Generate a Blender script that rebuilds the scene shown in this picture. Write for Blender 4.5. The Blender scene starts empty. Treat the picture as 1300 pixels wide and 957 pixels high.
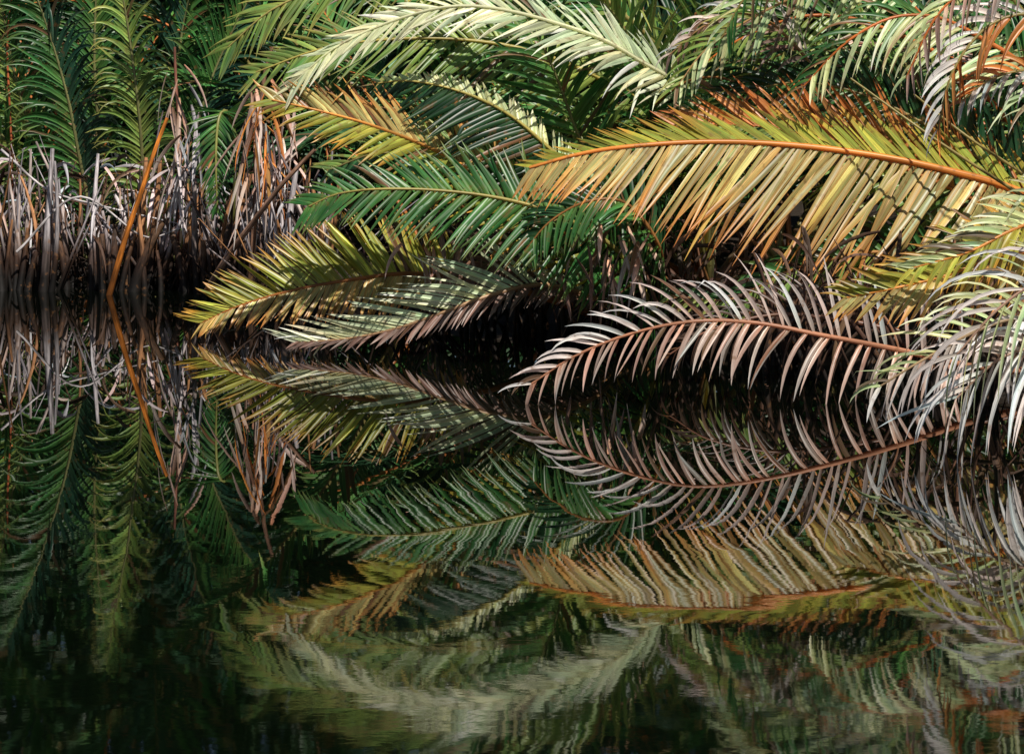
import bpy, math, random
import numpy as np
rng=np.random.default_rng(7)
random.seed(7)
sc=bpy.context.scene

# ---------------------------------------------------------------- camera
CAM_H=2.34; F=3250.0
cam=bpy.data.cameras.new("camera"); co=bpy.data.objects.new("camera",cam)
sc.collection.objects.link(co); co.location=(0,0,CAM_H); co.rotation_euler=(math.radians(90),0,0)
cam.lens=90; cam.sensor_width=36; cam.shift_y=-0.312; cam.clip_end=2000
sc.camera=co
sc.view_settings.view_transform='Standard'; sc.view_settings.look='None'; sc.view_settings.exposure=0

def at(u,v,d):
    """site survey: bearing / depression reading + distance -> metres"""
    return np.array([(u-650)*d/F, d, CAM_H-(v-73)*d/F])

def nrm(a): return a/np.maximum(np.linalg.norm(a,axis=-1,keepdims=True),1e-9)
def C(*a): return np.array(a,float)

# ---------------------------------------------------------------- mesh builder
class Builder:
    def __init__(s): s.v=[];s.f=[];s.c=[];s.u=[];s.n=0
    def add(s,v,f,c,u):
        s.v.append(v);s.f.append(f+s.n);s.c.append(c);s.u.append(u);s.n+=len(v)
    def obj(s,name,mat,parent=None):
        v=np.concatenate(s.v).astype(np.float32);f=np.concatenate(s.f).astype(np.int32)
        c=np.clip(np.concatenate(s.c),0,1).astype(np.float32);u=np.concatenate(s.u).astype(np.float32)
        me=bpy.data.meshes.new(name)
        me.vertices.add(len(v));me.vertices.foreach_set("co",v.ravel())
        me.loops.add(f.size);me.loops.foreach_set("vertex_index",f.ravel())
        me.polygons.add(len(f));me.polygons.foreach_set("loop_start",np.arange(0,f.size,4,dtype=np.int32))
        me.polygons.foreach_set("loop_total",np.full(len(f),4,dtype=np.int32))
        me.polygons.foreach_set("use_smooth",np.ones(len(f),dtype=bool))
        me.update(calc_edges=True)
        a=me.attributes.new("tint",'FLOAT_COLOR','POINT')
        a.data.foreach_set("color",np.concatenate([c,np.ones((len(c),1),np.float32)],1).ravel())
        a=me.attributes.new("luv",'FLOAT_VECTOR','POINT'); a.data.foreach_set("vector",u.ravel())
        me.materials.append(mat)
        o=bpy.data.objects.new(name,me); sc.collection.objects.link(o)
        return o

def leaflets(B,P,D,W,L,width,grav,pal,K=7,twist=0.0,fold=.28,curl=0.0,dead=.05):
    n=len(P); 
    if n==0: return
    g=grav*(1+.35*rng.standard_normal(n))
    tw=twist+.28*rng.standard_normal(n)
    pos=P.copy(); d=nrm(D); w=W.copy()
    side=rng.standard_normal((n,3))*.06+curl
    wid=width*(1+.17*rng.standard_normal(n))
    bright=np.exp(.26*rng.standard_normal(n))[:,None]
    isdead=rng.random(n)<dead
    ts=pal.get('ts',.6)+.18*rng.standard_normal(n)
    ts=np.minimum(ts,.95)
    hue=rng.standard_normal((n,1))*C(.14,.03,.0)
    V=np.zeros((n,K+1,3,3));Cc=np.zeros((n,K+1,3,3));U=np.zeros((n,K+1,3,3))
    base,mid,tip,edge=[np.array(pal[k]) for k in('base','mid','tip','edge')]
    es=pal.get('es',.4); rnd=rng.random(n)*50
    kink=rng.random(n)<.06; kk=rng.integers(1,K+1,n)
    for k in range(K+1):
        t=k/K
        w=nrm(w-(w*d).sum(1,keepdims=True)*d)
        nn=np.cross(d,w)
        ct,st=np.cos(tw+.5*t*tw)[:,None],np.sin(tw+.5*t*tw)[:,None]
        ww=ct*w+st*nn; nf=np.cross(d,ww)
        pr=min(1,.5+3.2*t)*max(0.03,(1-t**3))
        hw=(wid*pr*.5)[:,None]
        V[:,k,0]=pos-ww*hw+nf*hw*fold*2;V[:,k,1]=pos;V[:,k,2]=pos+ww*hw+nf*hw*fold*2
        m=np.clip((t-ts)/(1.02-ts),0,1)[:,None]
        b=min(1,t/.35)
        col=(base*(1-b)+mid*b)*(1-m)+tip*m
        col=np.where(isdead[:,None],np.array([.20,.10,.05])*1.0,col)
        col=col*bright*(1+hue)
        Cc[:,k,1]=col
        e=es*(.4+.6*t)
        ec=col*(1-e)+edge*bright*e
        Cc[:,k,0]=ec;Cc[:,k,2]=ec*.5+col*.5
        for j in range(3):
            U[:,k,j,0]=j*.5;U[:,k,j,1]=t;U[:,k,j,2]=rnd
        step=(L/K)[:,None]
        pos=pos+d*step
        gg=(g/K*(.5+1.6*t)*1.6)
        gg=np.where(kink&(kk==k),1.3,gg)
        d=nrm(d+C(0,0,-1)*gg[:,None]+side/K*2)
    idx=np.arange(n*(K+1)*3).reshape(n,K+1,3)
    f=np.stack([idx[:,:-1,:-1],idx[:,:-1,1:],idx[:,1:,1:],idx[:,1:,:-1]],-1).reshape(-1,4)
    B.add(V.reshape(-1,3),f,Cc.reshape(-1,3),U.reshape(-1,3))

def tube(B,pts,rad,cols,sides=6):
    pts=np.asarray(pts,float);n=len(pts)
    T=nrm(np.gradient(pts,axis=0))
    ref=C(0.13,1,.21);a=nrm(np.cross(T,ref));b=np.cross(T,a)
    th=np.linspace(0,2*math.pi,sides,endpoint=False)
    V=pts[:,None]+np.asarray(rad)[:,None,None]*(np.cos(th)[None,:,None]*a[:,None]+np.sin(th)[None,:,None]*b[:,None])
    cc=np.repeat(np.asarray(cols)[:,None],sides,1)
    U=np.zeros_like(V);U[:,:,0]=(th/6.28)[None];U[:,:,1]=np.linspace(0,1,n)[:,None]*3;U[:,:,2]=rng.random()*50
    i=np.arange(n*sides).reshape(n,sides);j=np.roll(i,-1,1)
    f=np.stack([i[:-1],j[:-1],j[1:],i[1:]],-1).reshape(-1,4)
    B.add(V.reshape(-1,3),f,cc.reshape(-1,3),U.reshape(-1,3))

def curve(ctrl,m=60):
    p=np.asarray(ctrl,float);p=np.vstack([2*p[0]-p[1],p,2*p[-1]-p[-2]])
    out=[]
    seg=len(p)-3
    for i in range(seg):
        t=np.linspace(0,1,24,endpoint=(i==seg-1))[:,None]
        a,b,c,d=p[i:i+4]
        out.append(.5*((2*b)+(-a+c)*t+(2*a-5*b+4*c-d)*t*t+(-a+3*b-3*c+d)*t**3))
    q=np.vstack(out);s=np.r_[0,np.cumsum(np.linalg.norm(np.diff(q,axis=0),axis=1))];s/=s[-1]
    u=np.linspace(0,1,m)
    return np.stack([np.interp(u,s,q[:,k]) for k in range(3)],1)

def frond(B,ctrl,sA,sB,L=.9,n=55,s0=.12,ang=(62,25),grav=.3,pal=None,width=.045,twist=0.,rach=(.35,.16,.05),
          rr=(.026,.006),lA=1.,lB=1.,drop=.04,dead=.04,K=7,tipL=.3,fold=.28,gB=None,palB=None,baseL=.6):
    q=curve(ctrl,60 if K>5 else 24);T=nrm(np.gradient(q,axis=0));u=np.linspace(0,1,len(q))
    r=np.interp(u,[0,s0,1],[rr[0]*1.5,rr[0],rr[1]])
    rc=np.array(rach)*(1+.15*np.sin(u*23)[:,None])
    tube(B,q,r,rc,6 if K>5 else 4)
    for S,l,sg,gr,pl in((sA,lA,1,grav,pal),(sB,lB,-1,grav if gB is None else gB,palB or pal)):
        if l<=0: continue
        s=np.linspace(s0,.997,n)+rng.normal(0,.18/n,n); s=np.clip(s,0,1)
        s=s[rng.random(n)>drop]; sp=np.clip((s-s0)/(1-s0),0,1)
        P=np.stack([np.interp(s,u,q[:,k]) for k in range(3)],1)
        TT=nrm(np.stack([np.interp(s,u,T[:,k]) for k in range(3)],1))
        SS=np.array(S,float)[None];SS=nrm(SS-(SS*TT).sum(1,keepdims=True)*TT)
        a=np.radians(ang[0]+(ang[1]-ang[0])*sp+rng.normal(0,2.9,len(s)))[:,None]
        D=nrm(np.cos(a)*TT+np.sin(a)*SS+rng.normal(0,.038,(len(s),3)))
        sm=np.clip(sp/.3,0,1);sm=sm*sm*(3-2*sm)
        pr=(baseL+(1-baseL)*sm)*(1-(1-tipL)*sp**2.3)*(1+.06*rng.standard_normal(len(s)))
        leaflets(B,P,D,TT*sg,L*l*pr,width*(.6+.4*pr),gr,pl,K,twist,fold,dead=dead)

def P_(base,mid,tip,edge,ts=.6,es=.4): return dict(base=base,mid=mid,tip=tip,edge=edge,ts=ts,es=es)
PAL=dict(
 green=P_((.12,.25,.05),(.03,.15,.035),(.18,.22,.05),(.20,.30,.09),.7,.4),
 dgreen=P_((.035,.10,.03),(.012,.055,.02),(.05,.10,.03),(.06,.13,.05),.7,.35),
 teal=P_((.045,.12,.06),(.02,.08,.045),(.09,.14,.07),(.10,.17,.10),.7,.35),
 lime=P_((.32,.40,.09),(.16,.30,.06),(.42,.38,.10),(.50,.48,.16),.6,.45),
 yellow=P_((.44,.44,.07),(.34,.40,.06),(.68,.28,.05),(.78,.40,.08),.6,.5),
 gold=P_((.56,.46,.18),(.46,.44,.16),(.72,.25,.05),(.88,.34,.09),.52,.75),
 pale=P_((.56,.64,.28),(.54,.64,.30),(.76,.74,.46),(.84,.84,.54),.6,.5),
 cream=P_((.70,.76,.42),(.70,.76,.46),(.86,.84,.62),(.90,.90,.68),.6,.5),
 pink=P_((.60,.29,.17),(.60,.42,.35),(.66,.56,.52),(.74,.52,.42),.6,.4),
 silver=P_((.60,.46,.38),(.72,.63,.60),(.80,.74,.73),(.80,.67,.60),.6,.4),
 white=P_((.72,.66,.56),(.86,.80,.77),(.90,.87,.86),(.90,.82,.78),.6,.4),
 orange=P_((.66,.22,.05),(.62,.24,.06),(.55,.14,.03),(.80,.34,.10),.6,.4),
 dead=P_((.22,.12,.08),(.26,.16,.13),(.32,.23,.20),(.36,.23,.18),.6,.3),
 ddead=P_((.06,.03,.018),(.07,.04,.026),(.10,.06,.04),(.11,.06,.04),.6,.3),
 grey=P_((.36,.31,.31),(.54,.49,.51),(.68,.64,.68),(.62,.57,.60),.6,.3),
)

# ---------------------------------------------------------------- materials
def leafmat(name,rough=.36,trans=.36,spec=.55,noise=.45,detail=True):
    m=bpy.data.materials.new(name);m.use_nodes=True;nt=m.node_tree;N=nt.nodes;K=nt.links;N.clear()
    out=N.new('ShaderNodeOutputMaterial')
    at_=N.new('ShaderNodeAttribute');at_.attribute_name='tint'
    b=N.new('ShaderNodeBsdfPrincipled');b.inputs['Roughness'].default_value=rough
    b.inputs['Specular IOR Level'].default_value=spec
    if not detail:
        K.new(at_.outputs['Color'],b.inputs['Base Color']);K.new(b.outputs[0],out.inputs[0]);return m
    uv=N.new('ShaderNodeAttribute');uv.attribute_name='luv'
    mp=N.new('ShaderNodeVectorMath');mp.operation='MULTIPLY';mp.inputs[1].default_value=(9,2.2,1)
    K.new(uv.outputs['Vector'],mp.inputs[0])
    n1=N.new('ShaderNodeTexNoise');n1.inputs['Scale'].default_value=1.6;n1.inputs['Detail'].default_value=2
    K.new(mp.outputs[0],n1.inputs['Vector'])
    geo=N.new('ShaderNodeTexCoord')
    n2=N.new('ShaderNodeTexNoise');n2.inputs['Scale'].default_value=14;n2.inputs['Detail'].default_value=3
    K.new(geo.outputs['Object'],n2.inputs['Vector'])
    r=N.new('ShaderNodeMapRange');r.inputs[1].default_value=.3;r.inputs[2].default_value=.7
    r.inputs[3].default_value=1-noise;r.inputs[4].default_value=1+noise
    K.new(n1.outputs['Fac'],r.inputs[0])
    mul=N.new('ShaderNodeVectorMath');mul.operation='SCALE';K.new(at_.outputs['Color'],mul.inputs[0]);K.new(r.outputs[0],mul.inputs['Scale'])
    sp=N.new('ShaderNodeMapRange');sp.inputs[1].default_value=.60;sp.inputs[2].default_value=.72;sp.inputs[3].default_value=0;sp.inputs[4].default_value=.6
    K.new(n2.outputs['Fac'],sp.inputs[0])
    mx=N.new('ShaderNodeMix');mx.data_type='RGBA';K.new(sp.outputs[0],mx.inputs[0]);K.new(mul.outputs[0],mx.inputs[6]);mx.inputs[7].default_value=(.24,.11,.04,1)
    K.new(mx.outputs[2],b.inputs['Base Color'])
    if trans>0:
        tr=N.new('ShaderNodeBsdfTranslucent');K.new(mx.outputs[2],tr.inputs['Color'])
        ms=N.new('ShaderNodeMixShader');ms.inputs[0].default_value=trans
        K.new(b.outputs[0],ms.inputs[1]);K.new(tr.outputs[0],ms.inputs[2]);K.new(ms.outputs[0],out.inputs[0])
    else: K.new(b.outputs[0],out.inputs[0])
    return m
M_leaf=leafmat("palm_leaf")
M_dead=leafmat("dead_palm",.65,0,.3,.6)
M_far=leafmat("distant_leaf",.42,0,.45,.4,detail=False)

# ---------------------------------------------------------------- ground and water
BX=[-60,-20,-3,-1.2,.7,1.4,3.3,6,12,60]; BY=[34,27.2,26.4,22.8,21.4,20.0,17.6,15.6,14,10]
def ybank(x): return np.interp(x,BX,BY)
def axis(lo,hi,fl,fh,step,far):
    a=np.arange(fl,fh+.001,step); g=[]
    k=fh;st=step
    while k<hi: st*=1.35;k+=st;g.append(k)
    k=fl;st=step;h=[]
    while k>lo: st*=1.35;k-=st;h.append(k)
    return np.array(h[::-1]+list(a)+g)
xs=axis(-600,600,-14,14,.2,0);ys=axis(-600,600,13,40,.2,0)
X,Y=np.meshgrid(xs,ys)
t=np.clip((Y-ybank(X)+.9)/2.2,0,1);t=t*t*(3-2*t)
Z=-1.2+1.42*t+np.clip(Y-45,0,60)*.03
Z+=t*(.05*np.sin(X*5.1+Y*3)+.05*np.sin(X*2.3-Y*4.1)+.03*rng.standard_normal(X.shape))
v=np.stack([X,Y,Z],-1).reshape(-1,3)
i=np.arange(X.size).reshape(X.shape)
f=np.stack([i[:-1,:-1],i[:-1,1:],i[1:,1:],i[1:,:-1]],-1).reshape(-1,4)
me=bpy.data.meshes.new("ground");me.from_pydata(v.tolist(),[],f.tolist())
g=bpy.data.objects.new("ground",me);sc.collection.objects.link(g)
m=bpy.data.materials.new("mud");m.use_nodes=True;N=m.node_tree.nodes;b=N['Principled BSDF'];b.inputs['Roughness'].default_value=.6
n=N.new('ShaderNodeTexNoise');n.inputs['Scale'].default_value=6;n.inputs['Detail'].default_value=8
tc=N.new('ShaderNodeTexCoord');m.node_tree.links.new(tc.outputs['Object'],n.inputs['Vector'])
cr=N.new('ShaderNodeValToRGB');cr.color_ramp.elements[0].color=(.008,.006,.004,1);cr.color_ramp.elements[1].color=(.04,.026,.016,1)
m.node_tree.links.new(n.outputs['Fac'],cr.inputs[0]);m.node_tree.links.new(cr.outputs[0],b.inputs['Base Color'])
me.materials.append(m)

me=bpy.data.meshes.new("water");me.from_pydata([(-600,-600,0),(600,-600,0),(600,600,0),(-600,600,0)],[],[(0,1,2,3)])
wo=bpy.data.objects.new("water",me);sc.collection.objects.link(wo)
m=bpy.data.materials.new("river_water");m.use_nodes=True;nt=m.node_tree;N=nt.nodes;K=nt.links;b=N['Principled BSDF']
b.inputs['Base Color'].default_value=(.001,.002,.001,1);b.inputs['IOR'].default_value=1.5
tc=N.new('ShaderNodeTexCoord')
mp=N.new('ShaderNodeMapping');mp.inputs['Scale'].default_value=(.9,1.1,1);K.new(tc.outputs['Object'],mp.inputs[0])
n1=N.new('ShaderNodeTexNoise');n1.inputs['Scale'].default_value=1.0;n1.inputs['Detail'].default_value=1.6;n1.inputs['Distortion'].default_value=.5
n2=N.new('ShaderNodeTexNoise');n2.inputs['Scale'].default_value=12;n2.inputs['Detail'].default_value=3
K.new(mp.outputs[0],n1.inputs['Vector']);K.new(mp.outputs[0],n2.inputs['Vector'])
ad=N.new('ShaderNodeMath');ad.operation='MULTIPLY_ADD';ad.inputs[1].default_value=.06
K.new(n2.outputs['Fac'],ad.inputs[0]);K.new(n1.outputs['Fac'],ad.inputs[2])
sx=N.new('ShaderNodeSeparateXYZ');K.new(tc.outputs['Object'],sx.inputs[0])
rg=N.new('ShaderNodeMapRange');rg.inputs[1].default_value=9;rg.inputs[2].default_value=15;rg.inputs[3].default_value=.0024;rg.inputs[4].default_value=.00025
K.new(sx.outputs['Y'],rg.inputs[0])
rh=N.new('ShaderNodeMapRange');rh.inputs[1].default_value=9;rh.inputs[2].default_value=14;rh.inputs[3].default_value=.028;rh.inputs[4].default_value=.0
K.new(sx.outputs['Y'],rh.inputs[0]);K.new(rh.outputs[0],b.inputs['Roughness'])
bp=N.new('ShaderNodeBump');bp.inputs['Strength'].default_value=1;K.new(rg.outputs[0],bp.inputs['Distance']);K.new(ad.outputs[0],bp.inputs['Height'])
K.new(bp.outputs[0],b.inputs['Normal'])
me.materials.append(m)

UP=C(0,0,1);DN=C(0,0,-1)
# ---------------------------------------------------------------- generic palm
def palm(B,x,y,z0,H,nf,pals,az=None,n=60,K=5,L=.95,width=.05,lean=(50,82),grav=.4):
    for i in range(nf):
        a=(math.pi*(-.12+1.24*i/(nf-1))+random.uniform(-.15,.15)) if az is None else random.uniform(*az)
        e=math.radians(random.uniform(*lean)); h=H*random.uniform(.75,1.1)
        p=C(x+random.uniform(-.15,.15),y+random.uniform(-.15,.15),z0);pts=[p]
        hd=C(math.cos(a),math.sin(a),0);bend=random.uniform(.10,.26)
        for k in range(7):
            p=p+(hd*math.cos(e)+UP*math.sin(e))*h/7;pts.append(p);e-=bend
        sd=nrm(np.cross(hd,UP))
        v=random.uniform(-.5,.5)
        pl=PAL[random.choice(pals)]
        frond(B,pts,sd+UP*(.25+v),-sd+UP*(.25-v),L=L*random.uniform(.85,1.1),n=n,s0=.2,ang=(58,25),grav=grav,pal=pl,
              width=width,K=K,rach=(.22,.18,.06) if random.random()<.7 else (.5,.16,.04),dead=.06)

# ================= hero fronds : right palm =================
R=Builder()
crown=C(5.4,20.2,.15)
def w(*a): return [at(*q) for q in a]
# A big gold frond
frond(R,[crown]+w((1440,320,19.6),(1300,246,19.3),(1200,216,19.2),(1100,196,19.15),(1000,184,19.1),(900,180,19.0),(800,186,18.9),(735,196,18.9),(672,213,18.9)),
      C(0,-.35,-1),C(0,.75,.5),L=1.28,n=122,s0=.22,ang=(78,38),grav=.06,pal=PAL['gold'],width=.050,rach=(.88,.34,.07),rr=(.036,.012),lA=1,lB=.58,tipL=.22,dead=.02,fold=.16,palB=PAL['yellow'],baseL=.75,drop=.02)
# orange-tipped frond just behind it
frond(R,[crown]+w((1400,330,20.2),(1250,260,20),(1150,215,19.9),(1050,180,19.9),(960,160,19.9),(860,160,19.9)),
      C(-.2,.2,1),C(0,-.3,-1),L=.80,n=66,s0=.3,ang=(56,28),grav=.12,pal=PAL['orange'],width=.05,rach=(.6,.2,.05),lA=1,lB=1.0,palB=PAL['lime'])
frond(R,[crown]+w((1380,300,20.6),(1240,200,20.4),(1120,130,20.4),(1020,105,20.4),(930,120,20.4)),
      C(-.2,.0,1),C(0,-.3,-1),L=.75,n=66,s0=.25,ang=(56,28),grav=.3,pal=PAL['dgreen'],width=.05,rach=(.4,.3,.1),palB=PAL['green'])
# thin bare stalks crossing
for a_,b_ in (((1300,250,18.7),(1080,100,18.9)),((1290,215,18.8),(1160,120,19.0))):
    tube(R,curve(w((a_[0]+150,a_[1]+95,a_[2]),a_,((a_[0]+b_[0])/2,(a_[1]+b_[1])/2+4,a_[2]),b_),20),np.linspace(.018,.007,20),np.tile(C(.4,.32,.10),(20,1)))
frond(R,[crown+C(-.8,-.3,0)]+w((1330,430,19.0),(1230,345,19.1),(1120,320,19.2),(1000,345,19.2),(930,380,19.2),(850,375,19.2)),
      C(-.1,.1,1),C(0,-.4,-1),L=.5,n=56,s0=.25,ang=(62,28),grav=.5,pal=PAL['green'],width=.042,rach=(.5,.25,.08),palB=PAL['lime'])
R.obj("nipa_palm",M_leaf)

# near right palm: dry frond over the water and bright drooping ones
R=Builder(); crown=C(4.6,18.3,.15)
# I low pinkish frond over the water
frond(R,[crown+C(-.4,0,0)]+w((1270,470,17.9),(1130,442,17.6),(1040,425,17.45),(960,410,17.4),(880,408,17.3),(800,424,17.3),(730,452,17.3),(675,487,17.3)),
      C(0,-.05,1),C(0,-.5,-1),L=.60,n=46,s0=.28,ang=(74,34),grav=.5,pal=PAL['silver'],width=.034,rach=(.60,.28,.16),rr=(.022,.007),lA=1,lB=.9,gB=.7,twist=.3,tipL=.4,dead=.08,palB=PAL['pink'],drop=.07)
frond(R,[crown+C(-.4,.2,0)]+w((1250,440,18.4),(1140,420,18.4),(1060,405,18.4),(980,400,18.4),(900,420,18.3),(850,450,18.3)),
      C(0,.2,1),C(0,-.5,-1),L=.55,n=36,s0=.28,ang=(66,30),grav=.8,pal=PAL['ddead'],width=.035,rach=(.3,.14,.09),twist=.5,dead=.1)
# J right side bright fronds
frond(R,[crown+C(0,-.6,0)]+w((1420,360,16.6),(1330,325,16.3),(1260,330,16.2),(1200,350,16.1),(1140,365,16.0),(1075,378,16.0)),
      C(-.1,.2,1),C(0,-.3,-1),L=.62,n=50,s0=.25,ang=(58,28),grav=.2,pal=PAL['yellow'],width=.046,rach=(.85,.34,.06),palB=PAL['gold'])
frond(R,[crown+C(0,-.8,0)]+w((1430,300,16.4),(1360,270,16.1),(1290,290,15.9),(1230,320,15.8),(1160,340,15.8)),
      C(-.1,.2,1),C(0,-.3,-1),L=.6,n=46,s0=.25,ang=(58,28),grav=.35,pal=PAL['pale'],width=.044,rach=(.8,.32,.06),palB=PAL['yellow'])
frond(R,[crown+C(0,-1.2,0)]+w((1440,430,16.2),(1370,400,15.9),(1300,402,15.7),(1240,420,15.6),(1170,458,15.6),(1118,490,15.6)),
      C(-.1,.1,1),C(0,-.5,-1),L=.78,n=36,s0=.25,ang=(66,30),grav=.9,pal=PAL['pale'],width=.032,rach=(.5,.35,.2),palB=PAL['white'],gB=.8,twist=.3)
frond(R,[crown+C(.2,-1.7,0)]+w((1480,490,15.6),(1400,450,15.2),(1330,440,15.0),(1270,455,14.9),(1215,505,14.9)),
      C(-.1,-.1,1),C(-.2,-.5,-1),L=.86,n=34,s0=.22,ang=(62,30),grav=1.1,pal=PAL['white'],width=.032,rach=(.55,.35,.25),palB=PAL['white'],gB=.9,twist=.3,tipL=.6)
frond(R,[crown+C(.3,-2.0,0)]+w((1480,440,15.4),(1400,365,14.9),(1330,355,14.7),(1270,390,14.7),(1215,450,14.7)),
      C(-.1,-.1,1),C(-.2,-.5,-1),L=.86,n=26,s0=.22,ang=(62,30),grav=1.1,pal=PAL['white'],width=.030,rach=(.55,.35,.25),palB=PAL['pale'],gB=.9,twist=.3,tipL=.6)
R.obj("nipa_palm",M_leaf)

# upper right palm: dry, pale and orange fronds
R=Builder(); crown=C(5.2,20.2,.2)
specs=[([(1420,60,17.5),(1330,20,17.2),(1260,30,17.1),(1210,90,17.0),(1190,170,17.0)],'white','orange',.7,.9),
 ([(1450,-40,17.6),(1330,-60,17.2),(1250,-30,17.1),(1190,20,17.0),(1150,100,17.0)],'pale','pink',.7,1.0),
 ([(1400,120,18.2),(1320,90,18),(1260,100,17.9),(1220,130,17.9)],'orange','white',.55,.8),
 ([(1300,60,20.5),(1180,-20,20.3),(1080,-30,20.2),(980,10,20.1),(900,60,20.1),(860,110,20)],'lime','pale',.8,.5),
 ([(1250,120,21),(1130,40,20.9),(1030,20,20.8),(940,50,20.8),(870,100,20.8)],'green','lime',.8,.5),
 ([(1250,160,21.5),(1200,60,21.4),(1130,-20,21.4),(1050,-60,21.4),(960,-40,21.4)],'teal','green',.9,.6),
 ([(1200,200,20.8),(1120,90,20.8),(1060,60,20.8),(990,70,20.8),(930,110,20.8)],'lime','green',.7,.6),
 ([(1350,140,19.5),(1230,40,19.4),(1150,20,19.3),(1080,50,19.2),(1020,110,19.2)],'green','pale',.75,.8),
 ([(1350,100,19.8),(1240,-50,19.7),(1150,-90,19.6),(1050,-80,19.5),(960,-20,19.4),(915,50,19.4)],'pale','green',.85,.8),
 ([(1100,180,20.6),(1020,70,20.4),(960,20,20.3),(900,30,20.2),(850,70,20.2)],'silver','dead',.6,.9),
]
for pts,pa,pb,L,gr in specs:
    frond(R,[crown]+w(*pts),C(-.3,.2,1),C(0,-.4,-1),L=L,n=44,s0=.35,ang=(60,28),grav=gr*.85,pal=PAL[pa],palB=PAL[pb],width=.038,
          rach=random.choice([(.75,.22,.05),(.4,.32,.1),(.5,.3,.13)]),twist=.2,dead=.1)
R.obj("nipa_palm",M_leaf)

# ================= middle palm =================
R=Builder(); crown=C(1.05,22.0,.15)
# B
frond(R,[crown]+w((830,400,20.7),(790,325,20.3),(720,278,20.0),(650,255,19.9),(570,243,19.8),(490,240,19.7),(430,246,19.7),(392,262,19.7)),
      C(0,-.35,-1),C(-.1,.35,1),L=.78,n=92,s0=.22,ang=(80,34),grav=.15,pal=PAL['green'],width=.042,rach=(.5,.42,.12),lA=1.0,lB=.8,palB=PAL['green'],tipL=.35,dead=.02)
frond(R,[crown]+w((840,380,21.2),(800,290,21.0),(730,240,20.9),(650,215,20.8),(560,200,20.7),(480,195,20.7),(420,215,20.7)),
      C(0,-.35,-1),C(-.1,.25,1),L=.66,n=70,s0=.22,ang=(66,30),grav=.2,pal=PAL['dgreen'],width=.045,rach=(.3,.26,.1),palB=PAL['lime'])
# C arched dark frond
frond(R,[crown]+w((820,350,20.9),(760,250,20.5),(690,182,20.3),(640,142,20.2),(580,115,20.1),(520,103,20.1),(478,106,20.1)),
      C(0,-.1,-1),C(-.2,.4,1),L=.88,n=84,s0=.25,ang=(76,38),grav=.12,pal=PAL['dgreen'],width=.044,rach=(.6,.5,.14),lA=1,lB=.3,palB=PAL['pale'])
# D with orange tip
frond(R,[crown]+w((800,370,20.9),(720,300,20.6),(640,245,20.4),(560,195,20.2),(480,162,19.9),(410,142,19.7),(345,127,19.7)),
      C(0,-.35,-1),C(-.1,.2,.9),L=.68,n=74,s0=.25,ang=(60,28),grav=.15,pal=PAL['yellow'],width=.042,rach=(.88,.42,.1),palB=PAL['gold'],tipL=.35)
# G low yellow frond
frond(R,[crown+C(-.3,-.2,-.1)]+w((740,395,21.6),(620,358,21.5),(520,348,21.4),(450,355,21.3),(375,368,21.25),(305,388,21.2),(256,410,21.2)),
      C(-.05,.35,1),C(0,-.6,-.8),L=.74,n=92,s0=.36,ang=(76,36),grav=.04,pal=PAL['yellow'],width=.042,rach=(.45,.16,.04),lA=.95,lB=.66,tipL=.35,palB=PAL['gold'],dead=.04,fold=.2)
# H
frond(R,[crown+C(-.1,-.3,-.1)]+w((770,385,20.8),(690,362,20.4),(620,376,20.2),(560,398,20.1),(500,418,20.1),(440,430,20.1),(378,435,20.1)),
      C(-.2,.15,1),C(0,-.6,-.8),L=.78,n=62,s0=.25,ang=(50,18),grav=.10,pal=PAL['cream'],width=.034,rach=(.5,.3,.16),lA=1,lB=.4,palB=PAL['dead'],tipL=.4)
frond(R,[crown+C(-.1,-.1,0)]+w((760,400,21.5),(700,340,21.3),(640,330,21.2),(590,350,21.1),(550,390,21.1)),
      C(-.2,.1,1),C(0,-.6,-.8),L=.5,n=40,s0=.25,ang=(56,26),grav=.6,pal=PAL['dead'],width=.034,rach=(.3,.2,.12),palB=PAL['dead'])
# hanging green leaves on the right flank
frond(R,[crown]+w((840,330,20.2),(800,262,19.9),(750,255,19.8),(700,280,19.8),(665,320,19.8)),
      C(0,.3,1),C(0,-.4,-1),L=.66,n=54,s0=.3,ang=(66,38),grav=.5,pal=PAL['dgreen'],width=.042,palB=PAL['green'])
R.obj("nipa_palm",M_leaf)

# ================= upper middle palm =================
R=Builder(); crown=C(1.8,23.2,.2)
frond(R,[crown]+w((900,160,21.2),(800,70,20.4),(700,28,20.1),(600,8,19.9),(520,20,19.8),(430,58,19.7),(366,112,19.7)),
      C(0,-.4,-1),C(-.1,.3,1),L=.60,n=84,s0=.3,ang=(44,20),grav=.15,pal=PAL['cream'],width=.042,rach=(.85,.85,.55),lA=1,lB=.8,palB=PAL['cream'],tipL=.4,dead=.01)
frond(R,[crown]+w((880,180,21.8),(780,110,21.3),(690,70,21.1),(600,52,21),(500,50,20.9),(410,62,20.9),(325,92,20.9)),
      C(0,-.4,-1),C(-.1,.4,1),L=.85,n=84,s0=.3,ang=(66,30),grav=.1,pal=PAL['lime'],width=.043,rach=(.6,.5,.14),lA=1,lB=.8,palB=PAL['lime'])
frond(R,[crown]+w((870,120,21.8),(780,10,21.4),(680,-50,21.3),(560,-60,21.2),(450,-30,21.2),(350,10,21.1),(290,60,21.1)),
      C(0,-.4,-1),C(-.1,.4,1),L=.9,n=76,s0=.3,ang=(62,26),grav=.2,pal=PAL['lime'],width=.043,rach=(.5,.42,.14),palB=PAL['lime'])
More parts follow.
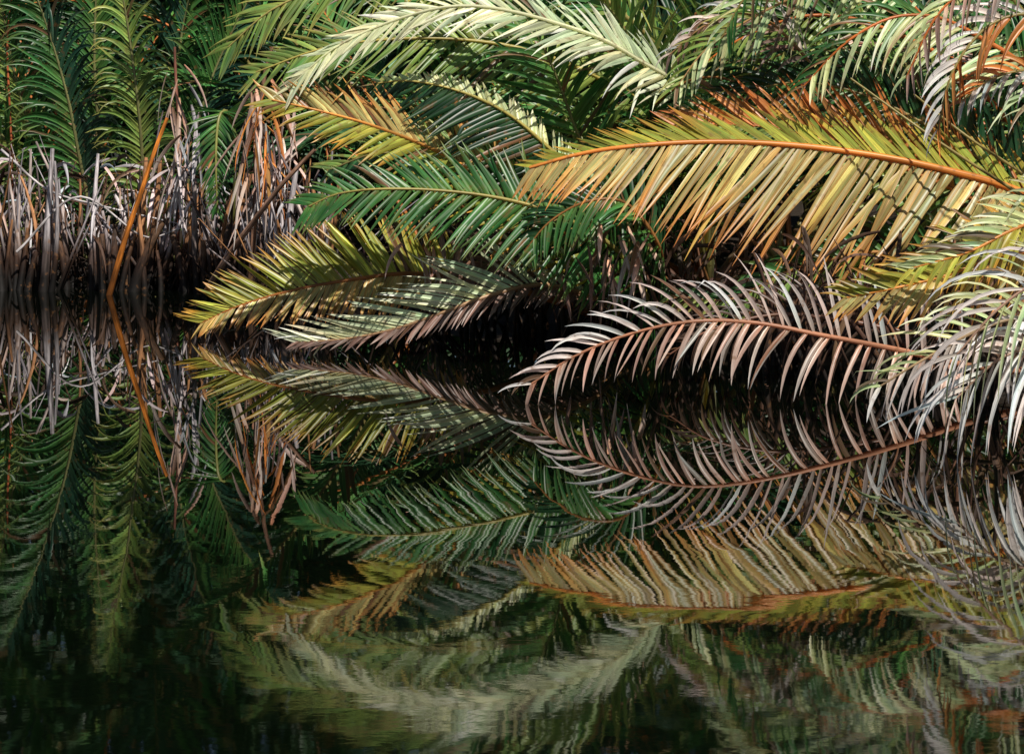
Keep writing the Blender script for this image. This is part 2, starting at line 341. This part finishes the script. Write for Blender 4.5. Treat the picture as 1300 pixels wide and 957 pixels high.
frond(R,[crown]+w((770,230,21.0),(738,180,20.8),(715,120,20.7),(690,60,20.6),(650,0,20.6),(600,-50,20.6)),
      C(1,-.3,-.2),C(-1,-.3,0),L=.9,n=70,s0=.3,ang=(66,34),grav=.35,pal=PAL['green'],width=.046,rach=(.3,.3,.12),palB=PAL['green'])
frond(R,[crown]+w((840,200,21.0),(830,120,20.8),(800,50,20.7),(760,0,20.6),(690,-30,20.6)),
      C(.8,-.4,.2),C(-.7,-.4,-.4),L=.95,n=70,s0=.28,ang=(62,32),grav=.4,pal=PAL['lime'],width=.046,rach=(.35,.33,.12),palB=PAL['green'])
frond(R,[crown]+w((860,160,21.4),(880,80,21.2),(900,20,21.1),(960,-40,21.0),(1020,-30,21.0)),
      C(1,-.4,.2),C(-.9,-.4,.1),L=.85,n=54,s0=.28,ang=(60,32),grav=.5,pal=PAL['green'],width=.044,rach=(.35,.33,.12),palB=PAL['lime'])
frond(R,[crown]+w((850,230,21),(820,160,20.8),(860,110,20.6),(920,100,20.5),(980,140,20.5)),
      C(0,-.2,1),C(0,-.4,-1),L=.6,n=50,s0=.3,ang=(60,32),grav=.5,pal=PAL['dgreen'],width=.045,palB=PAL['green'])
for k in range(6):
    u0=random.uniform(560,980);dr=random.choice([-1,-1,1])
    d0=random.uniform(21.6,23)
    frond(R,[crown]+w((u0-dr*-30,260,d0),(u0,random.uniform(90,170),d0),(u0+dr*70,random.uniform(0,60),d0),(u0+dr*170,random.uniform(-80,20),d0-.2),(u0+dr*280,random.uniform(-60,60),d0-.3)),
      C(-.3,-.3,1),C(0.2,-.4,-1),L=.85,n=56,s0=.3,ang=(60,30),grav=.3,pal=PAL[random.choice(['green','lime','dgreen','teal'])],width=.043,palB=PAL[random.choice(['green','dgreen','dgreen'])])
R.obj("nipa_palm",M_leaf)

# ================= left back palms =================
R=Builder(); crown=C(-3.9,27.6,.2)
LR=[([(190,330,26.8),(183,230,26.6),(175,130,26.5),(160,20,26.5),(135,-120,26.5)],'lime','lime',.62),
 ([(130,330,27),(105,220,26.8),(85,120,26.7),(55,20,26.7),(10,-100,26.7)],'teal','green',.85),
 ([(100,320,27.4),(50,200,27.2),(20,100,27.1),(0,0,27),(-30,-100,27)],'green','lime',.9),
 ([(230,320,27.2),(240,220,27),(262,120,27),(300,30,27),(350,-60,27)],'teal','green',.9),
 ([(150,330,27.6),(130,200,27.6),(120,80,27.6),(125,-40,27.6),(140,-160,27.6)],'green','green',.9),
 ([(210,330,27.8),(215,200,27.8),(225,80,27.8),(250,-40,27.8),(290,-160,27.8)],'green','teal',.9),
 ([(60,330,27.4),(30,220,27.2),(-20,140,27),(-70,60,27),(-150,0,27)],'green','lime',.8)]
for pts,pa,pb,L in LR:
    frond(R,[crown]+w(*pts),C(1,-.3,.1),C(-1,-.3,.1),L=L,n=72,s0=.2,ang=(44,28),grav=1.1,pal=PAL[pa],palB=PAL[pb],width=.038,rach=(.25,.25,.1))
# small drooping green frond
frond(R,[crown+C(.6,-.6,0)]+w((290,300,25.9),(300,200,25.5),(290,145,25.2),(278,150,25.0),(274,200,24.9),(276,268,24.9)),
      C(1,-.2,0),C(-1,-.2,0),L=.42,n=50,s0=.5,ang=(60,34),grav=.2,pal=PAL['green'],width=.034,rach=(.4,.4,.12),palB=PAL['green'])
R.obj("nipa_palm",M_leaf)

# ================= generic palms further back =================
for (x,y,H,nf,ps) in [(-7.2,29.2,5.5,11,['teal','green','dgreen']),(-5,30.4,6,11,['teal','dgreen','green']),(-2.2,29.8,6,11,['green','dgreen','teal']),
    (-1.0,27,4.6,10,['green','dgreen']),(.6,26.2,4.8,11,['dgreen','green']),(2.6,25,4.8,11,['green','dgreen','lime']),(4.4,23.6,4.8,10,['green','dgreen','lime']),
    (6.6,21.6,5,11,['green','dgreen','pink']),(8.5,18.9,5,10,['green','dgreen'])]:
    R=Builder();palm(R,x,y,.15,H,nf,ps,n=58,K=5,width=.05);R.obj("nipa_palm",M_far)

# distant mass
R=Builder()
for k in range(20):
    x=-13+k*1.4;y=31.5+random.uniform(0,3.5) if x<1 else 28.5+random.uniform(0,4)
    palm(R,x,y,.15,random.uniform(7,9.5),8,['dgreen','teal','dgreen','green'],az=(math.pi,2*math.pi),n=36,K=4,L=1.3,width=.1,lean=(66,89))
n=22000
P=np.stack([rng.uniform(-17,17,n),rng.uniform(36,38,n),rng.uniform(0,12,n)],1)
P[:,2]*=(.8+.2*np.sin(P[:,0]*1.3)*np.sin(P[:,0]*.47+1))
D=nrm(rng.standard_normal((n,3)));Wd=nrm(rng.standard_normal((n,3)))
leaflets(R,P,D,Wd,rng.uniform(.5,1.0,n),.22,.4,PAL['dgreen'],K=2)
R.obj("background_foliage",M_far)

# ================= dead stalks =================
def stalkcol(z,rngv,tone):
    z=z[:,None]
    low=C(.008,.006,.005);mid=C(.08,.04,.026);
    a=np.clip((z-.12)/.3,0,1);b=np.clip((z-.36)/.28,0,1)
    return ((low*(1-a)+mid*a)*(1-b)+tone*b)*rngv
def stalks(B,n,ux,dy,H,lean,r=(.028,.012),tones=None):
    tones=tones or [C(.58,.53,.56),C(.62,.54,.54),C(.22,.17,.17),C(.50,.24,.10),C(.50,.46,.50),C(.08,.055,.05),C(.54,.48,.50)]
    for k in range(n):
        x=random.uniform(*ux);y=ybank(x)+random.uniform(*dy)
        h=random.uniform(*H);a=random.gauss(0,lean);b=random.gauss(0,lean*.5);c=random.gauss(0,.15)
        t=np.linspace(0,1,7)
        pts=np.stack([x+h*np.sin(a)*t+c*t*t*h,y+h*np.sin(b)*t,-.12+(h+.12)*t*np.cos(a)],1)
        rr=random.uniform(.6,1.5)
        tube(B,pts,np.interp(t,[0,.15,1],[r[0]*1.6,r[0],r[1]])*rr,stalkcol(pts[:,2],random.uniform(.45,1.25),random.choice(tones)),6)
R=Builder()
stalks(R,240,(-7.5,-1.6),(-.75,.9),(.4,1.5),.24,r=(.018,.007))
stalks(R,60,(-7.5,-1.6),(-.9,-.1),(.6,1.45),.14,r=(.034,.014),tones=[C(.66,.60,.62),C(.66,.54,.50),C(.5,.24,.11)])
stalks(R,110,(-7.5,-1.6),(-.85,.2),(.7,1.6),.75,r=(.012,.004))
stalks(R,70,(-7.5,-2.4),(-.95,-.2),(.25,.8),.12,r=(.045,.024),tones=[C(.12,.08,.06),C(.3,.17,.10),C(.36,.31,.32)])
# dead straps hanging
n=330
x=rng.uniform(-7.5,-1.9,n);P=np.stack([x,ybank(x)+rng.uniform(-.8,.6,n),rng.uniform(.55,1.3,n)],1)
D=nrm(np.stack([rng.normal(0,.35,n),rng.normal(-.2,.3,n),rng.uniform(-1,.3,n)],1))
for sl,pn in((slice(0,160),'grey'),(slice(160,210),'pink'),(slice(210,330),'ddead')):
    k=len(P[sl]);leaflets(R,P[sl],D[sl],nrm(rng.standard_normal((k,3))),rng.uniform(.3,.75,k),.036,.8,PAL[pn],K=6)
R.obj("dead_palm_stalks",M_dead)

# orange stalks & hanging orange bunch
R=Builder()
def bar(pts,r0,r1,col,dark=.25):
    q=curve(w(*pts),24);t=np.linspace(0,1,24)[:,None];k=np.clip(t/dark,0.05,1) if dark>0 else 1+0*t
    wob=.008*np.stack([np.sin(np.linspace(0,9,24)+r0*999),np.cos(np.linspace(0,7,24)),0*np.linspace(0,1,24)],1)
    tube(R,q+wob,np.linspace(r0,r1,24),C(*col)*k*(.8+.3*np.sin(t*31)),6)
bar([(135,385,25.2),(152,330,25.15),(168,275,25.1),(190,210,25.0),(213,150,25.0)],.034,.018,(.88,.28,.04),.45)
bar([(22,340,27.0),(14,190,27.0),(10,60,27.0),(16,-10,27.0)],.016,.010,(.55,.14,.05),.7)
bar([(262,372,24.6),(300,310,24.2),(350,245,23.8),(400,190,23.6)],.035,.018,(.50,.28,.19))
bar([(60,365,26),(70,250,26),(45,180,26)],.025,.012,(.5,.4,.37))
bar([(225,365,26),(228,200,26),(222,60,26)],.022,.014,(.3,.12,.08))
bar([(20,320,25.6),(100,250,25.6),(180,300,25.6),(230,290,25.6)],.014,.008,(.6,.55,.55),0)
bar([(0,190,25.8),(60,240,25.8),(130,262,25.8),(230,285,25.8)],.014,.008,(.6,.55,.55),0)
def bunch(u0,v0,dd,nn,pl,sv=80,su=7,L0=(.4,.95)):
    P=np.stack([at(u0+random.gauss(0,su),v0+random.uniform(-20,sv),dd+random.uniform(-.2,.2)) for _ in range(nn)])
    D=nrm(np.stack([rng.normal(0,.28,nn),rng.normal(0,.2,nn),rng.uniform(-1,-.3,nn)],1))
    leaflets(R,P,D,nrm(rng.standard_normal((nn,3))),rng.uniform(*L0,nn),.038,.9,PAL[pl],K=7)
for q in((335,120,24.4,14,'orange',90,9),(328,120,24.5,30,'pink',110,9),(228,90,25.6,14,'pink',110,9),(240,120,25.6,16,'grey',110,12),(355,150,24.4,14,'silver',60,14)): bunch(*q)
bar([(318,372,24.6),(325,220,24.6),(335,100,24.6),(345,60,24.6)],.03,.018,(.3,.16,.1))
bunch(790,300,19.8,14,'pink',50,26,(.25,.55));bunch(760,310,19.9,14,'dead',50,26,(.25,.55))
bunch(590,310,20.6,16,'dead',30,26,(.25,.45));bunch(545,305,20.8,10,'pink',25,22,(.2,.4))
R.obj("dead_palm_frond",M_dead)

# under the middle and right palms
R=Builder()
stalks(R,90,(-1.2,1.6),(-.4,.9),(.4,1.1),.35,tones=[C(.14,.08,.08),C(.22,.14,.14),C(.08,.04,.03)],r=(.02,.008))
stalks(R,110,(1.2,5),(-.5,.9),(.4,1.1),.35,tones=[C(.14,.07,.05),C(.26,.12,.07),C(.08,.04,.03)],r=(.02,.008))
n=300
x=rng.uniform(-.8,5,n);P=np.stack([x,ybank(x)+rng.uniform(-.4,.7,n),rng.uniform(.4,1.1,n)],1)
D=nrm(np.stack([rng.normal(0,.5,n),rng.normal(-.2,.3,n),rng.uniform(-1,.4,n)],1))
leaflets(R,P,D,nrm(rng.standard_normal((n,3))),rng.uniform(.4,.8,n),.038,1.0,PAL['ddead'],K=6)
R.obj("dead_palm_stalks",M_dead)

# small floating debris
R=Builder();n=90
x=rng.uniform(-6,5,n);y=rng.uniform(11,24,n);y=np.minimum(y,ybank(x)-1.2)
P=np.stack([x,y,np.full(n,.006)],1);th=rng.uniform(0,6.28,n)
D=np.stack([np.cos(th),np.sin(th),0*th],1);Wd=np.stack([-np.sin(th),np.cos(th),0*th],1)
leaflets(R,P,D,Wd,rng.uniform(.01,.025,n),.007,0.0,PAL['dead'],K=2,fold=.1)
R.obj("floating_debris",M_dead)

# ---------------------------------------------------------------- light
wd=bpy.data.worlds.new("World");sc.world=wd;wd.use_nodes=True;nt=wd.node_tree
sky=nt.nodes.new('ShaderNodeTexSky');sky.sky_type='NISHITA';sky.sun_disc=False
to=nrm(C(.30,-.52,.80))
el=math.asin(to[2]);azm=math.atan2(to[0],to[1])
sky.sun_elevation=el;sky.sun_rotation=azm
bg=nt.nodes['Background'];bg.inputs[1].default_value=.05;nt.links.new(sky.outputs[0],bg.inputs[0])
L=bpy.data.lights.new("sun",'SUN');L.energy=5.0;L.angle=math.radians(.5);L.color=(1,.94,.84)
lo=bpy.data.objects.new("sun",L);sc.collection.objects.link(lo)
from mathutils import Vector
lo.rotation_euler=Vector(to).to_track_quat('Z','Y').to_euler()
